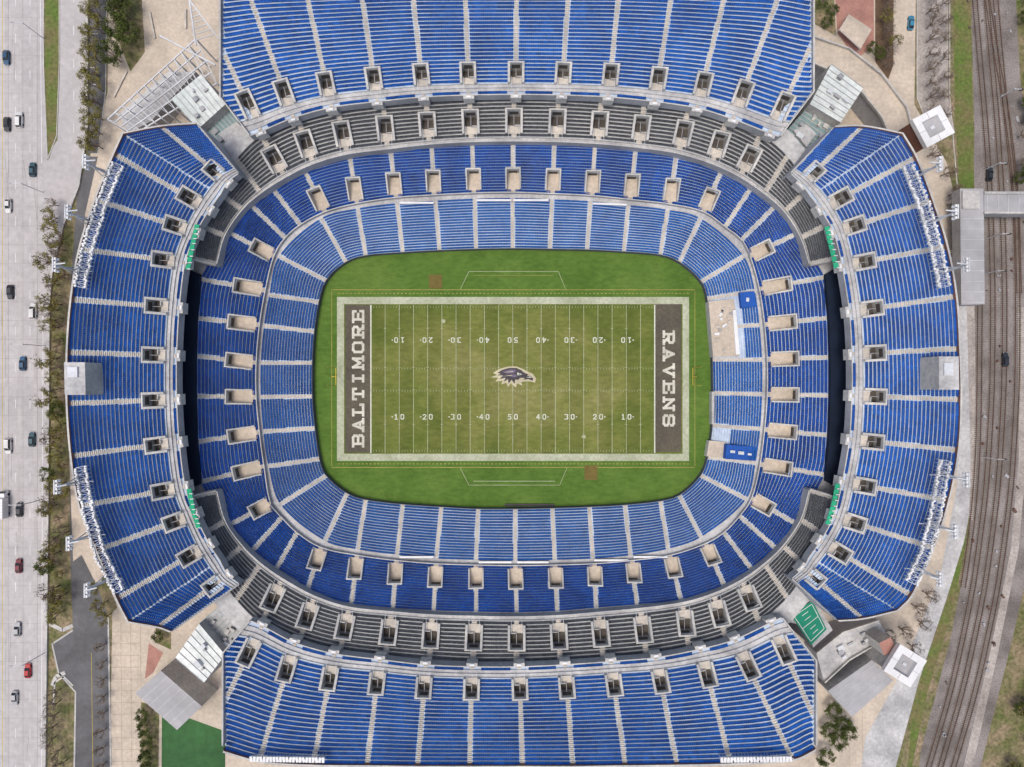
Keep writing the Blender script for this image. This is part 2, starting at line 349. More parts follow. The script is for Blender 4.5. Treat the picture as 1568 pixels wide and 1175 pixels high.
for P in ([(306,420),(300,487),(298,545),(298,607),(300,677),(306,742),(280,752),(258,680),(254,545),(258,470),(280,410)],
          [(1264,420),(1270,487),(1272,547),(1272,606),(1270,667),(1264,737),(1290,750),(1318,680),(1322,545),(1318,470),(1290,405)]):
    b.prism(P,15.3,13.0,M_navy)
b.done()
b=MB('green_screens',stadium)
for P in ([(304,345),(297,375),(289,414)],[(291,748),(297,780),(306,808)],[(1264,348),(1270,375),(1279,412)],[(1281,740),(1274,775),(1265,803)]):
    for i in range(2):
        a=W(*P[i],25);c=W(*P[i+1],25)
        for k in range(4):
            u0,u1=k/4+.01,k/4+.23
            b.beam([a[0]+(c[0]-a[0])*u0,a[1]+(c[1]-a[1])*u0,25.7],[a[0]+(c[0]-a[0])*u1,a[1]+(c[1]-a[1])*u1,25.7],1.3,M_green,0.3)
            b.beam([a[0]+(c[0]-a[0])*u1,a[1]+(c[1]-a[1])*u1,26],[a[0]+(c[0]-a[0])*u1+1,a[1]+(c[1]-a[1])*u1,26],.2,M_white,0.3)
b.done()
b=MB('terrace_suites',stadium)
b.prism([(1085,462),(1128,457),(1134,500),(1136,546),(1092,547)],3.9,0.0,M_lite,M_tan)
b.prism([(1086,675),(1112,677),(1110,702),(1082,699)],3.0,0.0,M_lite,M_tan)
b.prism([(1090,600),(1094,600),(1094,650),(1090,650)],3.0,0.0,M_lite)
b.prism([(1122,475),(1127,475),(1133,543),(1127,543)],4.6,3.8,M_white)
b.prism([(1113,681),(1158,685),(1157,706),(1111,703)],5.8,3.0,M_tarp)
b.prism([(1133,448),(1155,446),(1157,470),(1136,472)],6.2,3.0,M_tarp)
for (x,y,w,h) in ((1122,692,5,2.0),(1135,694,6,2.5),(1148,696,4,1.6),(1145,459,3,3)):
    p=W(x,y,6.3); b.box((p[0],p[1],6.25),(w*.3,h*.4,.06),M_steel,-.08)
for k in range(14):
    x,y=random.uniform(1095,1120),random.uniform(472,540); p=W(x,y,4.1)
    b.box((p[0],p[1],4.2),(random.uniform(.5,1.6),.8,.5),random.choice([M_white,M_grey,M_aisle]),random.random())
b.done()
b=MB('walkway_sign_boards',stadium)
for x0,x1,y in ((612,664,311),(730,783,307),(786,840,307),(908,960,312),(612,664,853),(733,783,861),(792,840,861),(910,962,858),(970,1022,853)):
    a=W(x0,y,7.0);c=W(x1,y+(2 if x0>900 and y<400 else 0),7.0); b.beam(a,c,0.6,M_white,0.5)
b.done()
b=MB('scoreboard_backs',stadium)
for P in ([(98,555),(130,555),(131,605),(99,605)],[(1438,546),(1468,546),(1469,597),(1438,597)]): b.prism(P,41,0,M_lite,M_walk)
for P in ([(103,562),(118,562),(118,578),(103,578)],[(1446,556),(1460,556),(1460,575),(1446,575)]): b.prism(P,41.6,41.01,M_steel)
b.done()
def lerp_poly(P,n):
    P=np.array(P,float); l=np.concatenate([[0],np.cumsum(np.linalg.norm(np.diff(P,axis=0),axis=1))]); d=np.linspace(0,l[-1],n)
    return np.stack([np.interp(d,l,P[:,0]),np.interp(d,l,P[:,1])],1)
for P in ([(182,252),(155,318),(136,380),(123,440)],[(124,715),(138,790),(155,850),(184,905)],[(1389,255),(1415,318),(1432,380),(1445,440)],[(1446,705),(1432,785),(1415,850),(1394,892)]):
    n=34; C=lerp_poly(P,n); b=MB('floodlight_truss')
    pts=[np.array(W(x,y,39.5)) for x,y in C]
    off=[]
    for i in range(n):
        t=pts[min(i+1,n-1)]-pts[max(i-1,0)]; t/=np.linalg.norm(t); off.append(np.array((-t[1],t[0],0))*1.3)
    for i in range(n):
        a,c=pts[i]+off[i],pts[i]-off[i]
        b.beam(a,c,.12,M_steel)
        b.beam(pts[i],pts[i]-np.array((0,0,3.5)),.14,M_steel)
        if i<n-1:
            a2,c2=pts[i+1]+off[i+1],pts[i+1]-off[i+1]
            b.beam(a,a2,.2,M_steel);b.beam(c,c2,.2,M_steel)
            b.beam(a,c2,.1,M_steel) if i%2 else b.beam(c,a2,.1,M_steel)
            for u in (.25,.75):
                for (p,q) in ((a,a2),(c,c2)):
                    m=p*(1-u)+q*u
                    b.box((m[0]+random.uniform(-.3,.3),m[1]+random.uniform(-.2,.2),m[2]+.45),(.55,.5,.5),M_white,random.random())
    b.done()
def mast(px,py):
    b=MB('floodlight_mast'); x,y,_=W(px,py,38); ux=(1 if x>0 else -1)
    b.beam((x,y,36),(x,y,47.5),.45,M_steel)
    b.beam((x-1.2,y-1.2,36),(x,y,44),.2,M_steel); b.beam((x-1.2,y+1.2,36),(x,y,44),.2,M_steel)
    b.beam((x,y-1.8,47.6),(x,y+1.8,47.6),.3,M_steel); b.beam((x,y-1.8,46.4),(x,y+1.8,46.4),.2,M_steel)
    b.beam((x,y,38),(x-ux*3.5,y,37),.2,M_steel)
    b.beam((x,y,47.6),(x-ux*2.6,y+.5,46.8),.3,M_steel)
    for k in range(4):
        for z in (47.3,46.2): b.box((x-ux*.4,y-1.5+k,z),(.5,.6,.5),M_white)
    b.done()
for p in ((162,265),(136,338),(118,415),(120,738),(138,820),(164,888),(1408,268),(1431,338),(1447,415),(1447,728),(1430,803),(1408,872)): mast(*p)
b=MB('floodlight_truss')
for x0,x1 in ((385,500),(1105,1215)):
    for k in range(int((x1-x0)/5)):
        x=x0+k*5; y=1164-abs(x-795)/400*6+4
        p=W(x,y,39); b.box(p,(.7,1.4,.6),M_white,random.uniform(-.3,.3)); b.beam(p,(p[0],p[1],36),.12,M_steel)
        q=W(x+5,y,38.6); b.beam((p[0],p[1],38.6),q,.2,M_steel)
b.done()
# ------------------------------------------------------------------ corner structures
def ribbed(name,quad,zt,zb,m,mt,nr,mr,axis=0,w=.18):
    b=MB(name); b.prism(quad,zt,zb,m,mt)
    Q=[np.array(W(x,y,zt+.12)) for x,y in quad]
    for k in range(nr+1):
        u=k/nr
        if axis==0: a=Q[0]*(1-u)+Q[1]*u; c=Q[3]*(1-u)+Q[2]*u
        else: a=Q[0]*(1-u)+Q[3]*u; c=Q[1]*(1-u)+Q[2]*u
        b.beam(a,c,w,mr,.2)
    return b
def units(b,quad,z,n,seed):
    r=random.Random(seed); Q=[np.array(W(x,y,z)) for x,y in quad]
    ang=math.atan2((Q[1]-Q[0])[1],(Q[1]-Q[0])[0])
    for k in range(n):
        u,v=r.uniform(.12,.88),r.uniform(.12,.88); p=Q[0]*(1-u)*(1-v)+Q[1]*u*(1-v)+Q[2]*u*v+Q[3]*(1-u)*v
        h=r.uniform(.4,1.3)
        b.box((p[0],p[1],z+h/2+.01+k*.003),(r.uniform(.6,2.2),r.uniform(.6,1.6),h),r.choice([M_steel,M_grey,M_lite,M_fascia]),ang)
M_can=mat('canopy_panel',(0.72,0.75,0.74),.18,.6,.5,col2=(0.52,0.58,0.57))
q=[(262,152),(308,114),(345,160),(303,198)]; b=ribbed('concourse_canopy',q,24,0,M_lite,M_can,7,M_fascia,w=.1); units(b,q,24.1,5,1); b.done()
q=[(303,199),(345,161),(392,212),(352,250)]; b=ribbed('concourse_building',q,20,0,M_fascia,M_glass,9,M_lite)
b.prism([(335,205),(362,186),(380,205),(352,226)],21,20.01,M_walk); units(b,q,20.2,7,2); b.done()
q=[(1273,98),(1322,135),(1287,188),(1240,160)];b=ribbed('concourse_canopy',q,24,0,M_lite,M_can,8,M_fascia,1,.1); units(b,q,24.1,5,3)
b.done()
q=[(1240,161),(1286,189),(1250,240),(1200,205)];b=ribbed('concourse_building',q,20,0,M_fascia,M_glass,9,M_lite,1); b.prism([(1215,200),(1235,190),(1250,205),(1235,225)],21,20.01,M_walk);units(b,q,20.2,7,4);b.done()
q=[(305,955),(345,1003),(312,1046),(268,1008)];b=ribbed('concourse_canopy',q,24,0,M_lite,M_can,6,M_fascia,1,.1);units(b,q,24.1,4,5)
b.done()
q=[(340,925),(392,955),(346,1002),(306,954)];b=ribbed('concourse_building',q,20,0,M_fascia,M_walk,8,M_glass); units(b,q,20.2,9,6); b.done()
b=MB('concourse_building'); b.prism([(1205,915),(1245,915),(1275,965),(1245,992),(1238,960),(1195,950)],19,0,M_fascia,M_walk); b.prism([(1211,942),(1244,920),(1266,964),(1242,988)],19.6,19.01,M_fascia,M_tgreen)
def cl(u0,v0,u1,v1):
    A=np.array([(1211,942),(1244,920),(1266,964),(1242,988)],float)
    f=lambda u,v:A[0]*(1-u)*(1-v)+A[1]*u*(1-v)+A[2]*u*v+A[3]*(1-u)*v
    a=f(u0,v0);c=f(u1,v1); b.beam(W(*a,19.65),W(*c,19.65),.16,M_white,.04)
cl(.08,.08,.92,.08);cl(.08,.92,.92,.92);cl(.08,.1,.08,.9);cl(.92,.1,.92,.9);cl(.1,.5,.9,.5)
for v in (.2,.35,.65,.8): cl(.35,v,.65,v)
b.done()
def tower(px,py,sz,ang,z,body):
    b=MB('stair_tower'); c=W(px,py,z); s=sz*S*(H-z)/H; ca,sa=math.cos(ang),math.sin(ang)
    b.box((c[0],c[1],(z-1.2)/2),(s*.9,s*.9,z-1.2),body,ang)
    t=s*.22
    for dx,dy,w,h in ((-(s-t)/2,0,t,s),((s-t)/2,0,t,s),(0,(s-t)/2,s-2*t-.01,t),(0,-(s-t)/2,s-2*t-.01,t)):
        b.box((c[0]+dx*ca-dy*sa,c[1]+dx*sa+dy*ca,z),(w,h,1.6),M_white,ang)
    b.box((c[0],c[1],z-.9),(s-2*t,s-2*t,.5),M_grey,ang)
    b.box((c[0]+.4,c[1],z-.5),(1.2,.9,.5),M_steel,ang)
    for k in range(4):
        a=ang+k*math.pi/2; b.beam((c[0]+math.cos(a)*(s/2-t),c[1]+math.sin(a)*(s/2-t),z+.83),(c[0]+math.cos(a)*(s/2-.1),c[1]+math.sin(a)*(s/2-.1),z+.83),.12,M_fascia,.05)
    b.done()
tower(1427,195,48,math.radians(28),30,M_brick); tower(1384,1018,48,math.radians(-32),20,M_lite)
b=MB('brick_stair_block'); b.prism([(1380,205),(1392,197),(1407,230),(1396,238)],24,0,M_brick); b.done()
b=MB('brick_stair_block'); b.prism([(1346,985),(1364,976),(1373,996),(1354,1004)],18,0,M_lite,M_redbrick); b.done()
b=MB('maintenance_building'); b.prism([(207,1062),(246,1027),(309,1082),(271,1118)],12,0,M_lite,M_grey)
for k in range(1,6):
    a=np.array(W(207+k*10.5,1062+k*9.3,12.05)); c=np.array(W(246+k*10.5,1027+k*9.2,12.05)); b.beam(a,c,.08,M_steel,.1)
b.done()
b=MB('maintenance_building'); b.prism([(1268,1058),(1335,1011),(1368,1042),(1305,1098)],12,0,M_lite,M_grey)
for k in range(1,6):
    a=np.array(W(1268+k*6.2,1058+k*6.6,12.05)); c=np.array(W(1335+k*5.5,1011+k*5.2,12.05)); b.beam(a,c,.08,M_steel,.1)
b.done()
b=MB('steel_ramp_frame')
def PL(px,py,z): return np.array(W(px,py,z))
for k in range(5):
    a=PL(165+k*10,183+k*6,14); c=PL(300+k*8,60+k*17,14)
    b.beam(a,c,.35,M_steel)
for k in range(13):
    u=k/12; a=PL(165+135*u,183-123*u,14.3); c=PL(205+127*u,207-79*u,14.3)
    b.beam(a,c,.22,M_steel)
    b.beam((a[0],a[1],14),(a[0],a[1],0),.4,M_steel)
    b.beam((c[0],c[1],14),(c[0],c[1],0),.4,M_steel)
for k in range(12):
    u=k/12; u2=(k+1)/12
    b.beam(PL(165+135*u,183-123*u,14.5),PL(205+127*u2,207-79*u2,14.5),.12,M_steel)
b.beam(PL(245,55,17),PL(330,100,17),.4,M_steel);b.beam(PL(290,0,17),PL(300,70,17),.4,M_steel);b.beam(PL(290,0,17),PL(335,60,17),.3,M_steel)
for k in range(8):b.beam(PL(290+k,k*9,17),PL(290+k*5.6,k*7.5,17),.2,M_steel)
b.done()
b=MB('pedestrian_ramp'); 
b.prism([(1240,55),(1300,75),(1350,115),(1388,165),(1398,205),(1365,215),(1350,180),(1318,140),(1275,110),(1240,95)],9,0,M_fascia,M_tan)
for P in ([(1240,55),(1300,75),(1350,115),(1388,165),(1398,205)],[(1240,95),(1275,110),(1318,140),(1350,180),(1365,215)]):
    for i in range(4): b.beam(PL(*P[i],9.5),PL(*P[i+1],9.5),.4,M_lite,1.0)
b.done()
b=MB('pedestrian_ramp')
b.prism([(1250,1000),(1290,968),(1345,950),(1360,975),(1300,1010),(1262,1045)],9,0,M_fascia,M_walk)
for P in ([(1250,1000),(1290,968),(1345,950)],[(1262,1045),(1300,1010),(1360,975)]):
    for i in range(2): b.beam(PL(*P[i],9.5),PL(*P[i+1],9.5),.4,M_lite,1.0)
units(b,[(1270,990),(1330,960),(1340,975),(1275,1020)],9.02,8,9)
b.done()
b=MB('pedestrian_ramp')
b.prism([(182,175),(258,110),(300,110),(262,150),(232,185),(195,205)],8,0,M_fascia,M_walk); b.done()
b=MB('pedestrian_bridge')
b.prism([(1470,289),(1506,289),(1508,466),(1472,467)],9,5,M_fascia,M_grey)
b.prism([(1507,293),(1800,294),(1800,329),(1507,328)],9,5,M_fascia,M_grey)
b.prism([(1474,292),(1500,292),(1500,320),(1474,320)],9.6,9.01,M_lite)
for y in range(335,465,16): b.beam(PL(1472,y,9.1),PL(1507,y,9.1),.14,M_steel,.15)
for x in range(1512,1800,16): b.beam(PL(x,294,9.1),PL(x,328,9.1),.14,M_steel,.15)
b.beam(PL(1507,296,9.4),PL(1800,297,9.4),.5,M_lite,.6);b.beam(PL(1507,326,9.4),PL(1800,327,9.4),.5,M_lite,.6)
for x,y in ((1478,300),(1500,300),(1478,380),(1500,380),(1478,455),(1500,455),(1560,310),(1640,310)):
    p=W(x,y,9); b.beam((p[0],p[1],5),(p[0],p[1],0),1.0,M_lite)
b.done()
# ------------------------------------------------------------------ field
field=empty('football_field')
def turf(name,c1,c2,c3,stripes,sc=.05):
    m=bpy.data.materials.new(name); m.use_nodes=True; nt=m.node_tree;N=nt.nodes;L=nt.links; b=N['Principled BSDF']; b.inputs['Roughness'].default_value=.9; b.inputs['Specular IOR Level'].default_value=.15
    g=N.new('ShaderNodeNewGeometry')
    def noise(sc,d=8,vec=None):
        n=N.new('ShaderNodeTexNoise'); n.inputs['Scale'].default_value=sc; n.inputs['Detail'].default_value=d; n.inputs['Roughness'].default_value=.7; L.new(vec or g.outputs['Position'],n.inputs['Vector']); return n.outputs['Fac']
    def math_(op,a,b_,c=None):
        n=N.new('ShaderNodeMath'); n.operation=op
        for i,v in enumerate((a,b_,c)):
            if v is None: continue
            if isinstance(v,(int,float)): n.inputs[i].default_value=v
            else: L.new(v,n.inputs[i])
        return n.outputs[0]
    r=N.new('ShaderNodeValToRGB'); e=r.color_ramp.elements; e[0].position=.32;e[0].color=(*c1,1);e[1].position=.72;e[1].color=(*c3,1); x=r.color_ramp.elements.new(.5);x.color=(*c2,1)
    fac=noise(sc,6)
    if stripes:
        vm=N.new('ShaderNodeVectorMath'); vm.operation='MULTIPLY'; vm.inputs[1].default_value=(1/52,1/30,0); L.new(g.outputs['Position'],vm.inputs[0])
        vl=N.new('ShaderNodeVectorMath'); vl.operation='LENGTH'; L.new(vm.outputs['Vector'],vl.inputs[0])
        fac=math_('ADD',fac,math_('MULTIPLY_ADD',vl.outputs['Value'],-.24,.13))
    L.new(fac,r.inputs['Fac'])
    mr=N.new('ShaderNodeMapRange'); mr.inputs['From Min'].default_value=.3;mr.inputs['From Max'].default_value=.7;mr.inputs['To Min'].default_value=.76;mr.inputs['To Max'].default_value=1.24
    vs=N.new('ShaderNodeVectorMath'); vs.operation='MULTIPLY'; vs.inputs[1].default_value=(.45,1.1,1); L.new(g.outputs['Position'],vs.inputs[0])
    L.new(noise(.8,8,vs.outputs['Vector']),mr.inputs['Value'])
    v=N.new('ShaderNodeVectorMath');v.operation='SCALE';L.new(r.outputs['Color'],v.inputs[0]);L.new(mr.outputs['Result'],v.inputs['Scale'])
    out=v.outputs['Vector']
    if stripes:
        sx=N.new('ShaderNodeSeparateXYZ');L.new(g.outputs['Position'],sx.inputs[0])
        f=math_('FRACT',math_('MULTIPLY_ADD',sx.outputs['X'],1/9.144,100.0),None)
        ma=math_('MULTIPLY_ADD',math_('GREATER_THAN',f,.5),.14,.92)
        v2=N.new('ShaderNodeVectorMath');v2.operation='SCALE';L.new(out,v2.inputs[0]);L.new(ma,v2.inputs['Scale']);out=v2.outputs['Vector']
    L.new(out,b.inputs['Base Color']); return m
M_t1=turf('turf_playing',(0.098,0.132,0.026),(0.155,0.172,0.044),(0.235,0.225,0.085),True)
M_t2=turf('turf_surround',(0.064,0.128,0.021),(0.088,0.163,0.029),(0.122,0.195,0.040),False)
M_line=mat('field_line_white',(0.62,0.64,0.54),.15,1.5,col2=(.5,.53,.40))
M_fine=mat('field_line_thin',(0.40,0.43,0.29),.2,1.5,col2=(.30,.34,.18))
M_bord=mat('field_border_white',(0.46,0.48,0.36),.22,1.0,col2=(.33,.36,.24))
M_end=mat('endzone_black',(0.085,0.075,0.060),.25,1.0,col2=(0.115,0.10,0.07))
M_letter=mat('endzone_letters',(0.64,0.62,0.53),.18,2.0)
M_patch=mat('brown_patch',(0.17,0.13,0.035),.15,1)
M_track=mat('field_edge_line',(0.33,0.31,0.08),.2,1)
poly=[]
for i in range(TA.ns): poly+= list(map(tuple,TA.ev(TA.I,i,np.linspace(0,1,6)[:-1])))
poly=[((x-786)*1.003+786,(y-580)*1.003+580) for x,y in poly]
flat('surround_turf',poly,.03,M_t2,field)
def rect(name,x0,y0,x1,y1,z,m): return flat(name,[(x0,y0),(x1,y0),(x1,y1),(x0,y1)],z,m,field)
rect('field_border',516,455,1055,706,.045,M_bord)
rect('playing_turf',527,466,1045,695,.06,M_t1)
rect('endzone',529,467,568,693,.075,M_end); rect('endzone',1003,466,1043,692,.075,M_end)
b=MB('yard_lines',field); zz=[.09]
def ln(x0,y0,x1,y1,w,m=None,z=None):
    a=W(x0,y0);c=W(x1,y1); z=z if z is not None else zz[0]; d=np.array((c[0]-a[0],c[1]-a[1]));d/=np.linalg.norm(d);n=np.array((-d[1],d[0]))*w/2
    b.poly([(a[0]-n[0],a[1]-n[1],z),(c[0]-n[0],c[1]-n[1],z),(c[0]+n[0],c[1]+n[1],z),(a[0]+n[0],a[1]+n[1],z)],m or M_fine)
for k in range(21):
    x=568+k*21.72; w=.18 if 0<k<20 else .4
    ln(x,467,x,694,w,M_fine if 0<k<20 else M_line)
for k in range(1,100):
    if k%5==0: continue
    x=568+k*4.344
    for y0 in (469,689): ln(x,y0,x,y0+3,.1)
    for y in (563,597): ln(x,y,x,y+3,.12)
for k in range(1,20):
    x=568+k*21.72
    for y in (563,597,503,650): ln(x-2,y,x+2,y,.14,M_fine,.095)
b.done()
b=MB('sideline_markings',field)
def hline(P,w,m,z=.05,dash=None):
    for i in range(len(P)-1):
        (x0,y0),(x1,y1)=P[i],P[i+1]
        if dash:
            L=math.hypot(x1-x0,y1-y0);k=0
            while k<L:
                u,v=k/L,min(1,(k+dash)/L); ln(x0+(x1-x0)*u,y0+(y1-y0)*u,x0+(x1-x0)*v,y0+(y1-y0)*v,w,m,z); k+=dash*2
        else: ln(x0,y0,x1,y1,w,m,z)
hline([(508,444),(1064,444)],.25,M_track);hline([(508,716),(1064,716)],.25,M_track);hline([(508,446),(508,714)],.2,M_track,.055);hline([(1064,446),(1064,714)],.2,M_track,.055)
hline([(518,449.5),(1058,449.5)],.3,M_track,.052,3);hline([(518,710.5),(1058,710.5)],.3,M_track,.052,3)
hline([(705,443),(718,416)],.15,M_fine,.06);hline([(718,416),(855,416)],.15,M_fine,.064);hline([(855,416),(866,443)],.15,M_fine,.06)
hline([(705,717),(718,743)],.15,M_fine,.06);hline([(718,743),(857,743)],.15,M_fine,.064);hline([(857,743),(868,717)],.15,M_fine,.06)
hline([(725,422),(848,422)],.12,M_track,.06);hline([(725,737),(850,737)],.2,M_fine,.06)
b.done()
rect('equipment_patch',657,421,677,442,.07,M_patch); rect('equipment_patch',895,713,915,735,.07,M_patch)
b=MB('turf_repair_spots',field)
for (x,y) in ((679,492),(894,669)):
    p=W(x,y); b.poly([(p[0]+.6*math.cos(a*math.tau/10)*(1+.3*(a%2)),p[1]+.6*math.sin(a*math.tau/10),.1) for a in range(10)],M_fine)
b.done()
G={'B':[[(0.9,.4),(.9,5.6)],[(0,.4),(3.2,.4),(3.8,1.1),(3.8,2.2),(3.2,3)],[(.9,3),(3.2,3),(3.7,3.8),(3.7,4.9),(3.1,5.6),(0,5.6)]],
'A':[[(.6,.4),(2,5.5),(3.4,.4)],[(1.1,2),(2.9,2)],[(-.1,.4),(1.4,.4)],[(2.6,.4),(4.1,.4)]],
'L':[[(0,5.6),(2,5.6)],[(1,5.6),(1,.4)],[(0,.4),(3.7,.4),(3.7,1.8)]],
'T':[[(.2,4.2),(.2,5.6),(3.8,5.6),(3.8,4.2)],[(2,5.6),(2,.4)],[(1,.4),(3,.4)]],
'I':[[(2,.4),(2,5.6)],[(1,5.6),(3,5.6)],[(1,.4),(3,.4)]],
'M':[[(.5,.4),(.5,5.6),(2,2),(3.5,5.6),(3.5,.4)],[(-.2,.4),(1.2,.4)],[(2.8,.4),(4.2,.4)]],
'O':[[(.4,1.2),(.4,4.8),(1.1,5.6),(2.9,5.6),(3.6,4.8),(3.6,1.2),(2.9,.4),(1.1,.4),(.4,1.2)]],
'R':[[(.9,.4),(.9,5.6)],[(0,5.6),(3.1,5.6),(3.7,4.9),(3.7,3.6),(3.1,2.9),(.9,2.9)],[(2,2.9),(3.6,.4)],[(0,.4),(1.8,.4)],[(3,.4),(4.2,.4)]],
'E':[[(.9,.4),(.9,5.6)],[(0,5.6),(3.7,5.6),(3.7,4.3)],[(.9,3),(2.8,3)],[(0,.4),(3.8,.4),(3.8,1.8)]],
'V':[[(.6,5.6),(2,.5),(3.4,5.6)],[(-.1,5.6),(1.3,5.6)],[(2.7,5.6),(4.1,5.6)]],
'N':[[(.6,.4),(.6,5.6),(3.4,.4),(3.4,5.6)],[(-.1,.4),(1.3,.4)],[(2.7,5.6),(4.1,5.6)]],
'S':[[(3.6,4.2),(3.6,5),(3,5.6),(1,5.6),(.4,5),(.4,3.8),(1,3.1),(3,2.9),(3.6,2.2),(3.6,1.1),(3,.4),(1,.4),(.4,1),(.4,2)]],
'0':[[(.6,1.2),(.6,4.8),(1.3,5.5),(2.7,5.5),(3.4,4.8),(3.4,1.2),(2.7,.5),(1.3,.5),(.6,1.2)]],'1':[[(2,.3),(2,5.7)],[(.9,.4),(3.1,.4)],[(2,5.5),(1,4.7)]],
'2':[[(.6,4.6),(1.2,5.5),(2.8,5.5),(3.4,4.6),(3.2,3.4),(.6,.5),(3.5,.5)]],'3':[[(.6,5.5),(3,5.5),(3.4,4.6),(2.6,3.1),(3.4,2),(3,.5),(.5,.5)]],
'4':[[(2.6,5.6),(.5,2.0),(3.8,2.0)],[(2.8,5.6),(2.8,.3)]],'5':[[(3.4,5.5),(.8,5.5),(.8,3.3),(2.8,3.3),(3.4,2.4),(3.2,.9),(2.6,.5),(.5,.5)]]}
def glyphs(bb,ch,ox,oy,ang,h,w,th,m,z0):
    ca,sa=math.cos(ang),math.sin(ang); z=z0
    for path in G[ch]:
        for i in range(len(path)-1):
            a=np.array(((path[i][0]-2)/4*w,(path[i][1]-3)/6*h)); c=np.array(((path[i+1][0]-2)/4*w,(path[i+1][1]-3)/6*h))
            d=c-a;d/=np.linalg.norm(d); n=np.array((-d[1],d[0]))*th/2; a=a-d*th*.45;c=c+d*th*.45; z+=.0025
            bb.poly([(ox+p[0]*ca-p[1]*sa,oy+p[0]*sa+p[1]*ca,z) for p in (a-n,c-n,c+n,a+n)],m)
b=MB('endzone_lettering',field)
for k,ch in enumerate('BALTIMORE'):
    p=W(548.5,675-k*23.8); glyphs(b,ch,p[0],p[1],math.pi/2,3.7,3.7,.8,M_letter,.10)
for k,ch in enumerate('RAVENS'):
    p=W(1024,517+k*25.4); glyphs(b,ch,p[0],p[1],-math.pi/2,3.7,3.9,.8,M_letter,.10)
b.done()
b=MB('yard_numbers',field)
for k,s in enumerate(['10','20','30','40','50','40','30','20','10']):
    x=568+(k+1)*43.44
    for y,ang in ((521,math.pi),(638.5,0)):
        for q in (0,1):
            ch=s[q]; dx=(-1 if q==0 else 1)*(1 if ang==0 else -1)*4.8
            p=W(x+dx,y); glyphs(b,ch,p[0],p[1],ang,1.75,1.3,.3,M_line,.11)
        if k!=4:
            sx=-10.5 if k<4 else 10.5; p=W(x+sx,y); sg=-1 if k<4 else 1; b.poly([(p[0]+sg*.4,p[1],.12),(p[0]-sg*.2,p[1]-.25,.12),(p[0]-sg*.2,p[1]+.25,.12)],M_line)
b.done()
b=MB('midfield_logo',field)
M_lgold=mat('logo_gold',(0.58,0.53,0.36),.1,1);M_lblk=mat('logo_black',(0.08,0.07,0.08),.2,1.5);M_lpur=mat('logo_purple',(0.19,0.16,0.23),.2,1.5)
base=[(-35,-6),(-24,-13),(-10,-17),(4,-17),(14,-13),(22,-9),(31,-5),(37,3),(35,10),(28,8),(18,8),(12,9),(14,15),(5,11),(3,18),(-5,11),(-10,17),(-13,10),(-21,13),(-19,7),(-31,8),(-26,2),(-38,1),(-28,-3)]
inner_=[(-28,-6),(-20,-11),(-8,-14.5),(4,-14.5),(12,-11),(18,-6),(24,-4),(20,2),(10,2),(8,5),(2,5),(1,12),(-4,5),(-9,12),(-10,4),(-17,9),(-14,2),(-24,4),(-18,-2),(-28,-2),(-22,-5)]
for P,m,z in ((base,M_lgold,.13),(inner_,M_lblk,.14),([(-20,-8),(-6,-12),(4,-11),(0,-6),(-10,-5)],M_lpur,.15),([(-12,-3),(2,-4),(6,0),(-2,1)],M_lpur,.15),([(-18,-7),(-2,-9.2),(-2,-7.8)],M_lgold,.157),([(-20,-.5),(-3,-3),(-3,-1.6)],M_lgold,.157),([(19,0),(26,-2),(32,3),(31,7),(24,4),(16,5)],M_lblk,.15),([(20,1),(27,0),(29,2)],M_line,.156),([(5,-7),(14,-4),(6,-2)],M_line,.155),([(8,-5),(10.5,-4),(8,-3)],M_lblk,.16)):
    b.poly([(*W(787+x*.92,577+y*.92)[:2],z) for x,y in P][::-1],m)
b.done()
def goal(px,sgn):
    b=MB('goal_post'); x,y,_=W(px,577)
    b.beam((x-sgn*1.5,y,0),(x-sgn*1.5,y,1.5),.3,M_yel); b.beam((x-sgn*1.5,y,1.5),(x,y,3.05),.25,M_yel)
    b.beam((x,y-2.82,3.05),(x,y+2.82,3.05),.22,M_yel)
    for q in (-2.82,2.82): b.beam((x,y+q,3.05),(x,y+q,13),.14,M_yel)
    b.done()
goal(518,1); goal(1057,-1)
b=MB('team_bench'); p=W(811,773,0.5); b.box((p[0],p[1],.5),(16,.5,.15),M_lblk); b.box((p[0],p[1]-.4,.9),(16,.1,.6),M_lblk)
for k in range(9): b.box((p[0]-7.6+k*1.9,p[1],.2),(.15,.5,.44),M_grey)
b.done()
# ------------------------------------------------------------------ ground & surroundings
b=MB('ground'); b.poly([(-3000,-3000,0),(3000,-3000,0),(3000,3000,0),(-3000,3000,0)],M_scrub); b.done()
def F(n,P,z,m): return flat(n,P,z,m)
F('stadium_plaza',[(165,-200),(1405,-200),(1400,160),(1450,250),(1468,330),(1472,700),(1482,790),(1420,960),(1350,1100),(1300,1400),(165,1400),(172,940),(105,880),(100,430),(135,250),(165,140)],.008,M_tan)
F('highway_road',[(-120,-300),(66,-300),(66,100),(74,290),(76,470),(74,800),(68,1400),(-120,1400)],.012,M_hwy)
F('ramp_road',[(92,-300),(136,-300),(134,200),(122,285),(98,345),(80,420),(74.5,470),(70,240),(88,215),(92,100)],.016,M_hwy)
F('median_grass',[(67,-300),(90,-300),(90,100),(86,205),(75,245),(70,200)],.020,M_grass)
F('verge_shrubs',[(79,430),(98,350),(118,300),(118,420),(106,560),(106,700),(110,930),(80,935),(78,600)],.024,M_scrub)
F('service_road',[(118,300),(135,240),(150,240),(130,330),(122,440),(108,440)],.028,M_asph)
F('service_road',[(106,700),(112,860),(125,850),(160,920),(168,960),(172,1400),(112,1400),(116,1060),(90,1030),(82,985),(112,965),(108,860)],.032,M_asph)
F('traffic_island',[(84,1045),(98,1036),(112,1050),(114,1400),(76,1400),(78,1080)],.036,M_scrub)
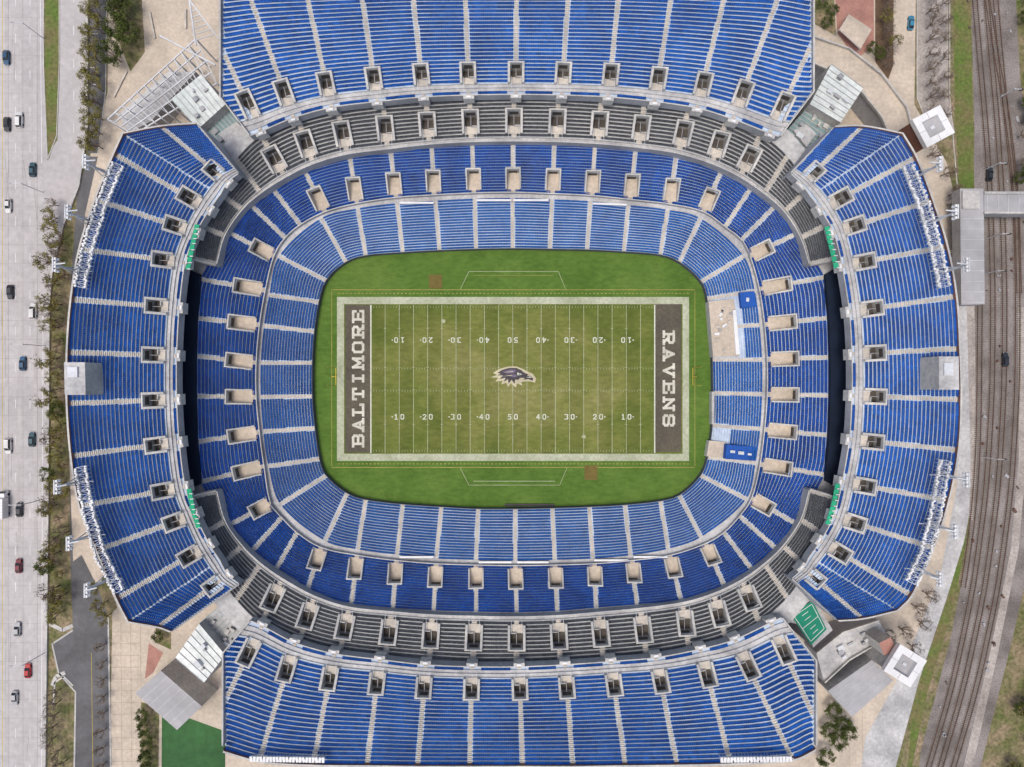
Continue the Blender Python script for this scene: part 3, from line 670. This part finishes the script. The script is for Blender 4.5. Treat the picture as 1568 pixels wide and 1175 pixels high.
F('parking_strip',[(136,-300),(165,-300),(162,140),(150,235),(134,235)],.030,M_asph)
F('lawn',[(248,1085),(290,1100),(345,1120),(345,1400),(246,1400)],.040,M_lawn)
F('planting_bed',[(216,1075),(244,1085),(240,1400),(214,1400)],.040,M_scrub)
F('planting_bed',[(238,962),(262,962),(262,995),(240,985)],.040,M_scrub)
F('brick_paving',[(228,985),(250,1000),(235,1030),(222,1040)],.044,M_redbrick)
F('planting_bed',[(172,-40),(215,-40),(222,80),(200,110),(180,60)],.040,M_scrub)
F('planting_bed',[(160,880),(180,930),(166,945),(150,900)],.040,M_scrub)
F('brick_paving',[(1275,-60),(1338,-60),(1338,70),(1310,92),(1282,50)],.044,M_redbrick)
F('planting_bed',[(1243,-60),(1275,-60),(1280,55),(1243,35)],.040,M_scrub)
F('planting_bed',[(1340,-60),(1368,-60),(1368,100),(1360,122),(1340,95)],.040,M_mulch)
F('asphalt_lot',[(1404,-300),(1452,-300),(1452,150),(1462,200),(1430,215),(1404,150)],.018,M_ballast2)
F('sidewalk',[(1368,-300),(1392,-300),(1398,150),(1380,150)],.046,M_tan)
F('verge_grass',[(1455,-300),(1480,-300),(1492,290),(1470,290),(1462,180)],.022,M_grass)
F('verge_grass',[(1472,700),(1484,700),(1484,800),(1460,930),(1420,1060),(1395,1180),(1385,1400),(1372,1400),(1400,1050),(1450,920),(1474,800)],.022,M_grass)
F('path',[(1468,466),(1486,466),(1488,700),(1484,790),(1476,830),(1450,915),(1408,1040),(1370,1180),(1350,1400),(1285,1400),(1325,1130),(1380,1030),(1440,880),(1466,740)],.026,M_walk)
F('gravel_strip',[(1480,466),(1492,466),(1496,700),(1490,800),(1484,790),(1486,700)],.030,M_ballast2)
F('railway_ballast',[(1480,-300),(1540,-300),(1562,120),(1600,400),(1600,700),(1580,850),(1545,1000),(1500,1180),(1450,1400),(1385,1400),(1410,1150),(1455,980),(1485,830),(1487,700),(1487,460),(1492,200)],.014,M_ballast)
F('scrub_bank',[(1542,-300),(1800,-300),(1800,1400),(1455,1400),(1505,1180),(1550,1000),(1590,820),(1605,700),(1605,400),(1567,120)],.018,M_scrub)
F('dirt_track',[(1558,470),(1568,470),(1572,700),(1560,840),(1528,1000),(1488,1180),(1474,1180),(1516,1000),(1548,840),(1560,700)],.034,M_ballast2)
b=MB('kerb')
def kerb(P,m=M_lite,w=.25,h=.13):
    for i in range(len(P)-1): b.beam((*W(*P[i])[:2],h/2+.01),(*W(*P[i+1])[:2],h/2+.01),w,m,h)
kerb([(67,-100),(67,100),(73,245),(87,208),(91,100),(91,-100)]);kerb([(136,-100),(135,200),(122,286),(98,347),(81,420),(77,470),(75,800),(69,1300)],w=.5,h=.7)
kerb([(80,985),(90,1030),(116,1060),(112,1300)],w=.5);kerb([(82,1080),(84,1045),(98,1036),(112,1050)],w=.5);kerb([(112,965),(82,985)],w=.5);kerb([(166,945),(172,1300)],w=.5);kerb([(165,-100),(162,140),(150,235)])
kerb([(76,955),(96,965),(112,958)],w=1.2);kerb([(80,1050),(86,1036),(100,1030)],w=1.2)
kerb([(1404,-100),(1404,150),(1430,215)]);kerb([(1454,-100),(1454,150),(1466,290)])
b.done()
b=MB('lane_markings')
for x in (24,46):
    y=-60
    while y<1250: ln(x,y,x,y+14,.16,M_white,.03); y+=56
ln(4,-100,4,1300,.16,M_yel,.03); ln(66,480,63,1300,.16,M_white,.03); ln(61,-100,64,250,.16,M_white,.03)
y=-60
while y<220: ln(113,y,113,y+14,.16,M_white,.035); y+=50
ln(133,-100,131,200,.14,M_white,.035); ln(140,1000,144,1300,.12,M_yel,.05)
for y in range(0,230,26): ln(137,y,150,y,.12,M_white,.05)
b.done()
M_seam=mat('tar_seam',(0.33,0.32,0.32),.2,1)
b=MB('road_joints')
for x in (13,35,57): ln(x,-60,x+.5,1250,.10,M_seam,.026)
for y in range(-60,1250,29): ln(0,y,66,y,.07,M_seam,.0265)
for k in range(14):
    x=random.uniform(2,60);y=random.uniform(0,1150); ln(x,y,x+random.uniform(-6,6),y+random.uniform(20,90),.12,M_seam,.027+k*.0001)
b.done()
b=MB('oil_stains')
M_stain=mat('wheel_track_stain',(0.42,0.40,0.40),.12,.5,col2=(.47,.455,.45))
for x in (10,30,54): ln(x,-60,x,1250,1.1,M_stain,.0225)
b.done()
b=MB('plaza_joints')
M_joint=mat('paving_joint',(0.42,0.36,0.29),.1,1)
for x in (185,200,215,1300,1320): ln(x,950 if x<300 else 1080,x+3,1300,.12,M_joint,.05)
for y in range(950,1200,18): ln(172,y,214,y,.12,M_joint,.055)
for y in range(0,140,16): ln(167,y,172,y,.12,M_joint,.055)
b.done()
def track(P,sl=True):
    b=MB('railway_track'); P=np.array([W(*p)[:2] for p in P]); 
    l=np.concatenate([[0],np.cumsum(np.linalg.norm(np.diff(P,axis=0),axis=1))]); n=int(l[-1]/3)
    c=np.stack([np.interp(np.linspace(0,l[-1],n),l,P[:,q]) for q in (0,1)],1)
    for _ in range(12): c[1:-1]=(c[:-2]+2*c[1:-1]+c[2:])/4
    for i in range(n-1):
        d=c[i+1]-c[i]; L=np.linalg.norm(d); d/=L; nn=np.array((-d[1],d[0]))
        for s in (-.72,.72): b.beam((*(c[i]+nn*s),.28),(*(c[i+1]+nn*s),.28),.15,M_rust,.14)
        for k in range(5):
            p=c[i]+d*(k+.5)*L/5; b.box((p[0],p[1],.075 if sl else .060),(.24,2.5,.13 if sl else .09),M_sleeper,math.atan2(d[1],d[0])+random.uniform(-.03,.03))
    b.done()
TP=[(1485,-80),(1497,60),(1508,180),(1516,300),(1520,450),(1519,600),(1510,750),(1490,900),(1458,1050),(1420,1180),(1395,1260)]
track(TP); track([(x+18,y) for x,y in TP]); track([(x+38-(6 if y<200 else 0),y) for x,y in TP])
track([(1500,-80),(1520,60),(1543,180),(1556,300),(1560,450)],False)
track([(1500,466),(1499,600),(1497,700),(1489,800),(1474,900)],False)
b=MB('lineside_equipment')
r=random.Random(5)
for k in range(46):
    y=r.uniform(0,1170); t=np.interp(y,[p[1] for p in TP],[p[0] for p in TP]); x=t+r.choice([-10,9,28,48])+r.uniform(-2,2)
    p=W(x,y); s=r.uniform(.3,.8); b.box((p[0],p[1],.3),(s,s*r.uniform(.5,2.5),.5),r.choice([M_grey,M_sleeper,M_rust,M_fascia]),r.random())
b.done()
for (x,y) in ((1508,260),(1505,420),(1512,365),(1530,150),(1505,700)):
    b=MB('signal_mast'); p=W(x,y); b.beam((p[0],p[1],0),(p[0],p[1],7),.25,M_steel); b.beam((p[0],p[1],6.5),(p[0]+3,p[1],6.5),.15,M_steel); b.box((p[0]+2.6,p[1],6.2),(.5,.5,1.4),M_dark); b.done()
# ------------------------------------------------------------------ vehicles
def paint(n,c):
    return mat('paint_'+n,c,.04,2,.3,spec=.5)
M_gl=mat('car_glass',(0.02,0.025,0.03),.1,1,.1,spec=.6); M_tyre=mat('tyre',(0.02,0.02,0.02),.1,1)
def car_mesh(col,L=4.7,Wd=1.85,Hh=1.5,van=False):
    b=MB('car'); p=paint(*col); h=Wd/2
    xs=[(-L/2,.8,.45,.75),(-L/2+.25,.92,.3,.95),(-L*.25,1,.28,.98),(L*.2,1,.28,.96),(L/2-.35,.93,.3,.82),(L/2,.72,.45,.68)]
    rings=[]
    for x,w,z0,z1 in xs: rings.append([(x,-h*w,z0),(x,-h*w,z1-.12),(x,-h*w*.88,z1),(x,h*w*.88,z1),(x,h*w,z1-.12),(x,h*w,z0)])
    k=b.mi(p); base=len(b.v)
    for r in rings:b.v+=r
    for i in range(5):
        for j in range(6):
            a=base+i*6+j;c=base+i*6+(j+1)%6; b.f.append((a,c,c+6,a+6));b.m.append(k)
    b.f.append(tuple(base+j for j in range(6)));b.m.append(k);b.f.append(tuple(base+30+j for j in reversed(range(6))));b.m.append(k)
    x0,x1,x2,x3=(-L*.47,-L*.42,L*.12,L*.28) if van else (-L*.42,-L*.27,L*.06,L*.22)
    hb,ht=h*.86,h*.68; zb,zt=.93,Hh+(.3 if van else 0)
    bt=[(x0,-hb,zb),(x3,-hb,zb),(x3,hb,zb),(x0,hb,zb)];tp=[(x1,-ht,zt),(x2,-ht,zt),(x2,ht,zt),(x1,ht,zt)]
    b.hexa(bt,tp,M_gl,p)
    for t in range(4): b.beam(bt[t],tp[t],.07,p)
    for wx in (-L*.3,L*.31):
        for s in (-1,1):
            n=12;c=(wx,s*(h-.1),.33)
            A=[(c[0]+.33*math.cos(a*math.tau/n),c[1]-.11,c[2]+.33*math.sin(a*math.tau/n)) for a in range(n)]
            b.hexa(A,[(x,y+.22,z) for x,y,z in A],M_tyre)
    for s in (-1,1):
        b.box((L/2-.12,s*h*.55,.66),(.2,.35,.12),M_white); b.box((-L/2+.06,s*h*.6,.75),(.12,.3,.12),paint('tail',(.3,.01,.01)))
        b.box((L*.17,s*(h+.05),.98),(.15,.2,.12),p)
    return b
COL={'white':(.75,.75,.75),'dark':(.03,.035,.045),'blue':(.03,.10,.20),'teal':(.04,.10,.13),'red':(.45,.015,.02),'maroon':(.16,.015,.03),'silver':(.45,.46,.48),'cyan':(.05,.25,.4)}
def car(px,py,c,ang=90,van=False):
    b=car_mesh((c,COL[c]),van=van, L=5.1 if van else 4.7,Wd=2.0 if van else 1.85); b.n='van' if van else 'car'; o=b.done(); x,y,_=W(px,py); o.location=(x,y,.03); o.rotation_euler=(0,0,math.radians(ang))
for a in ((12,90,'blue',-90),(13,192,'dark',-90),(32,185,'white',90,True),(52,261,'teal',90),(15,316,'white',-90),(18,448,'dark',-90),(53,477,'white',90,True),(37,557,'blue',90),(15,683,'white',-90,True),(51,673,'teal',90),(32,780,'dark',90),(31,866,'maroon',90),(29,963,'silver',90),(45,1026,'red',90),(25,1068,'silver',-90),
          (1393,37,'cyan',85),(1537,551,'dark',90),(1513,268,'dark',85)): car(*a)
b=MB('box_truck'); b.box((-1,0,2.1),(6.5,2.4,2.7),M_white); b.box((-1,0,.65),(6.5,2.2,.2),M_dark); b.hexa([(2.4,-1.1,.5),(4.4,-1.1,.5),(4.4,1.1,.5),(2.4,1.1,.5)],[(2.4,-1.05,2.4),(3.7,-1.0,2.4),(3.7,1.0,2.4),(2.4,1.05,2.4)],M_white)
b.poly([(4.3,-.95,1.3),(4.3,.95,1.3),(3.78,.95,2.3),(3.78,-.95,2.3)],M_gl)
for wx in (-3,3.2):
    for s in (-1,1):
        A=[(wx+.48*math.cos(a*math.tau/12),s*1.0-.14,.48+.48*math.sin(a*math.tau/12)) for a in range(12)]; b.hexa(A,[(x,y+.28,z) for x,y,z in A],M_tyre)
for k in range(7): b.box((-4+k,0,3.47),(.06,2.4,.03),M_grey)
o=b.done(); o.location=(*W(10,772)[:2],.03); o.rotation_euler=(0,0,math.pi/2)
# ------------------------------------------------------------------ trees
def tree_mesh(name,seed,leaf,nleaf,R=2.6,hh=7):
    rnd=random.Random(seed); b=MB(name)
    def limb(a,c,r0,r1):
        a=np.array(a);c=np.array(c);d=c-a;d=d/np.linalg.norm(d);up=np.array((0,0,1.)) if abs(d[2])<.9 else np.array((1.,0,0))
        r=np.cross(d,up);r/=np.linalg.norm(r);u=np.cross(r,d);n=5
        A=[a+(r*math.cos(t*math.tau/n)+u*math.sin(t*math.tau/n))*r0 for t in range(n)];C=[c+(r*math.cos(t*math.tau/n)+u*math.sin(t*math.tau/n))*r1 for t in range(n)]
        b.hexa(A,C,M_bark)
    limb((0,0,0),(0.1,0,hh*.4),.22,.15); tips=[]
    for k in range(11):
        a=rnd.random()*math.tau; z0=hh*rnd.uniform(.28,.45); rr=R*rnd.uniform(.4,.75); m=(rr*math.cos(a),rr*math.sin(a),hh*rnd.uniform(.6,.85))
        limb((0.05,0,z0),m,.11,.06)
        for q in range(5):
            a2=a+rnd.uniform(-.9,.9); r2=R*rnd.uniform(.6,1.1); e=(r2*math.cos(a2),r2*math.sin(a2),hh*rnd.uniform(.7,1.05)); limb(m,e,.05,.02); tips.append((m,e))
            for w in range(3):
                e2=(e[0]+rnd.uniform(-.8,.8),e[1]+rnd.uniform(-.8,.8),e[2]+rnd.uniform(-.3,.6)); limb(e,e2,.03,.015); tips.append((e,e2))
    for k in range(nleaf):
        m,e=rnd.choice(tips); u=rnd.random(); c=[m[i]*(1-u)+e[i]*u+rnd.gauss(0,.22) for i in range(3)]; s=rnd.uniform(.10,.24)
        d1=np.array([rnd.gauss(0,1) for _ in range(3)]);d1/=np.linalg.norm(d1);d2=np.cross(d1,[rnd.gauss(0,1) for _ in range(3)]);d2/=np.linalg.norm(d2);c=np.array(c)
        b.poly([c-d1*s,c+d2*s*.7,c+d1*s,c-d2*s*.7],leaf)
    o=b.done(); me=o.data; bpy.data.objects.remove(o); return me
bud=[tree_mesh('budding_tree',k,M_leaf,750) for k in range(3)]
bare=[tree_mesh('bare_tree',k+10,M_bark,160,2.4,6.5) for k in range(2)]
grn=[tree_mesh('shrub_tree',k+20,M_leafg,2200,2.8,5.5) for k in range(3)]
def put(ms,nm,px,py,s=1):
    o=bpy.data.objects.new(nm,random.choice(ms)); scene.collection.objects.link(o); o.location=W(px,py,0); o.rotation_euler=(0,0,random.random()*6.28); o.scale=(s,s,s*random.uniform(.85,1.1))
for y in range(8,240,22): put(bud,'budding_tree',156+random.uniform(-4,4),y,random.uniform(.85,1.05)); 
for y in range(15,220,34): put(bud,'budding_tree',144+random.uniform(-4,4),y+6,.7)
for p in ((200,30),(192,55),(208,62),(185,95),(195,15)): put(grn,'evergreen_tree',*p,1.25)
for y in range(320,940,11):
    r=random.random(); put(bare if r<.58 else (grn if r<.66 else bud),'bare_tree' if r<.58 else ('shrub_tree' if r<.66 else 'budding_tree'),95+random.uniform(-14,12),y+random.uniform(-5,5),random.uniform(.5,1.15))
for y in range(1055,1175,18): put(bare,'street_tree',95+random.uniform(-10,10),y,.85)
for y in range(985,1175,26): put(bare,'street_tree',163,y,.7)
for y in range(1090,1180,16): put(grn,'shrub_tree',228+random.uniform(-5,5),y,.7)
for p in ((155,895),(165,920),(170,940)): put(bud,'budding_tree',*p,.8)
for y in range(0,210,22): put(bare,'bare_tree',1418,y,.85); 
for y in range(10,180,28): put(bare,'bare_tree',1440,y,.7)
for y in range(5,115,14): put(bare if y%3 else bud,'shrub_tree',1353+random.uniform(-6,6),y,.75)
for p in ((1255,8),(1262,40),(1270,22),(248,970),(1330,78),(1340,88)): put(grn,'shrub_tree',*p,.6)
for p in ((1376,960),(1390,985),(1405,950),(1395,925),(1412,905),(1350,965),(1268,1080),(1280,1100),(1262,1110),(1275,1125),(1290,1112),(1255,1150),(1420,240),(1440,270),(1452,300)): put(bare if p[0]>1300 else grn,'shrub_tree',*p,.9)
for k in range(30):
    y=random.uniform(-20,280); put(bare if k%2 else grn,'scrub_tree',random.uniform(1552,1600),y,random.uniform(.6,1))
for k in range(34):
    y=random.uniform(940,1190); put((bud,grn,bare)[k%3],'scrub_tree',random.uniform(1600-(y-900)*.28,1610),y,random.uniform(.5,1))
for y in range(0,1175,235):
    b=MB('street_lamp'); p=W(66 if y%2 else 68,y+60); b.beam((p[0],p[1],0),(p[0],p[1],10),.2,M_steel); b.beam((p[0],p[1],10),(p[0]-3,p[1],10.3),.14,M_steel); b.box((p[0]-3.2,p[1],10.3),(.9,.35,.18),M_grey); b.done()
b=MB('canopy_tent')
P=[(1285,45),(1300,22),(1335,45),(1318,75)]; b.prism(P,4,3.6,M_white,M_tan)
for x,y in P: p=W(x,y,4); b.beam((p[0],p[1],0),(p[0],p[1],3.6),.15,M_steel)
b.done()
for P in ([(175,150),(195,110)],[(230,20),(238,60)],[(285,15),(285,45)]):
    b=MB('plaza_bench'); a=W(*P[0]);c=W(*P[1]); b.beam((a[0],a[1],.45),(c[0],c[1],.45),.6,M_aisle,.12)
    for u in (.05,.5,.95): b.box((a[0]+(c[0]-a[0])*u,a[1]+(c[1]-a[1])*u,.2),(.4,.4,.38),M_grey)
    b.done()
# ------------------------------------------------------------------ light, camera
el,az=math.radians(74),math.radians(235)
w=bpy.data.worlds.new('World'); scene.world=w; w.use_nodes=True; nt=w.node_tree
sk=nt.nodes.new('ShaderNodeTexSky'); sk.sky_type='NISHITA'; sk.sun_disc=False; sk.sun_elevation=el; sk.sun_rotation=az; sk.air_density=1.0; sk.dust_density=5.0; sk.ozone_density=0.6
bg=nt.nodes['Background']; nt.links.new(sk.outputs[0],bg.inputs['Color']); bg.inputs['Strength'].default_value=0.15
sd=bpy.data.lights.new('sun','SUN'); sd.energy=1.4; sd.angle=math.radians(20); sd.color=(1,.95,.87)
so=bpy.data.objects.new('sun',sd); scene.collection.objects.link(so)
so.rotation_euler=(math.pi/2-el,0,math.pi-az)
cd=bpy.data.cameras.new('camera'); cd.sensor_width=36; cd.lens=36*H/(1568*S); cd.clip_end=6000; cd.clip_start=1
co=bpy.data.objects.new('camera',cd); scene.collection.objects.link(co); co.location=(0,0,H); scene.camera=co
scene.view_settings.view_transform='Standard'; scene.view_settings.look='None'; scene.view_settings.exposure=0
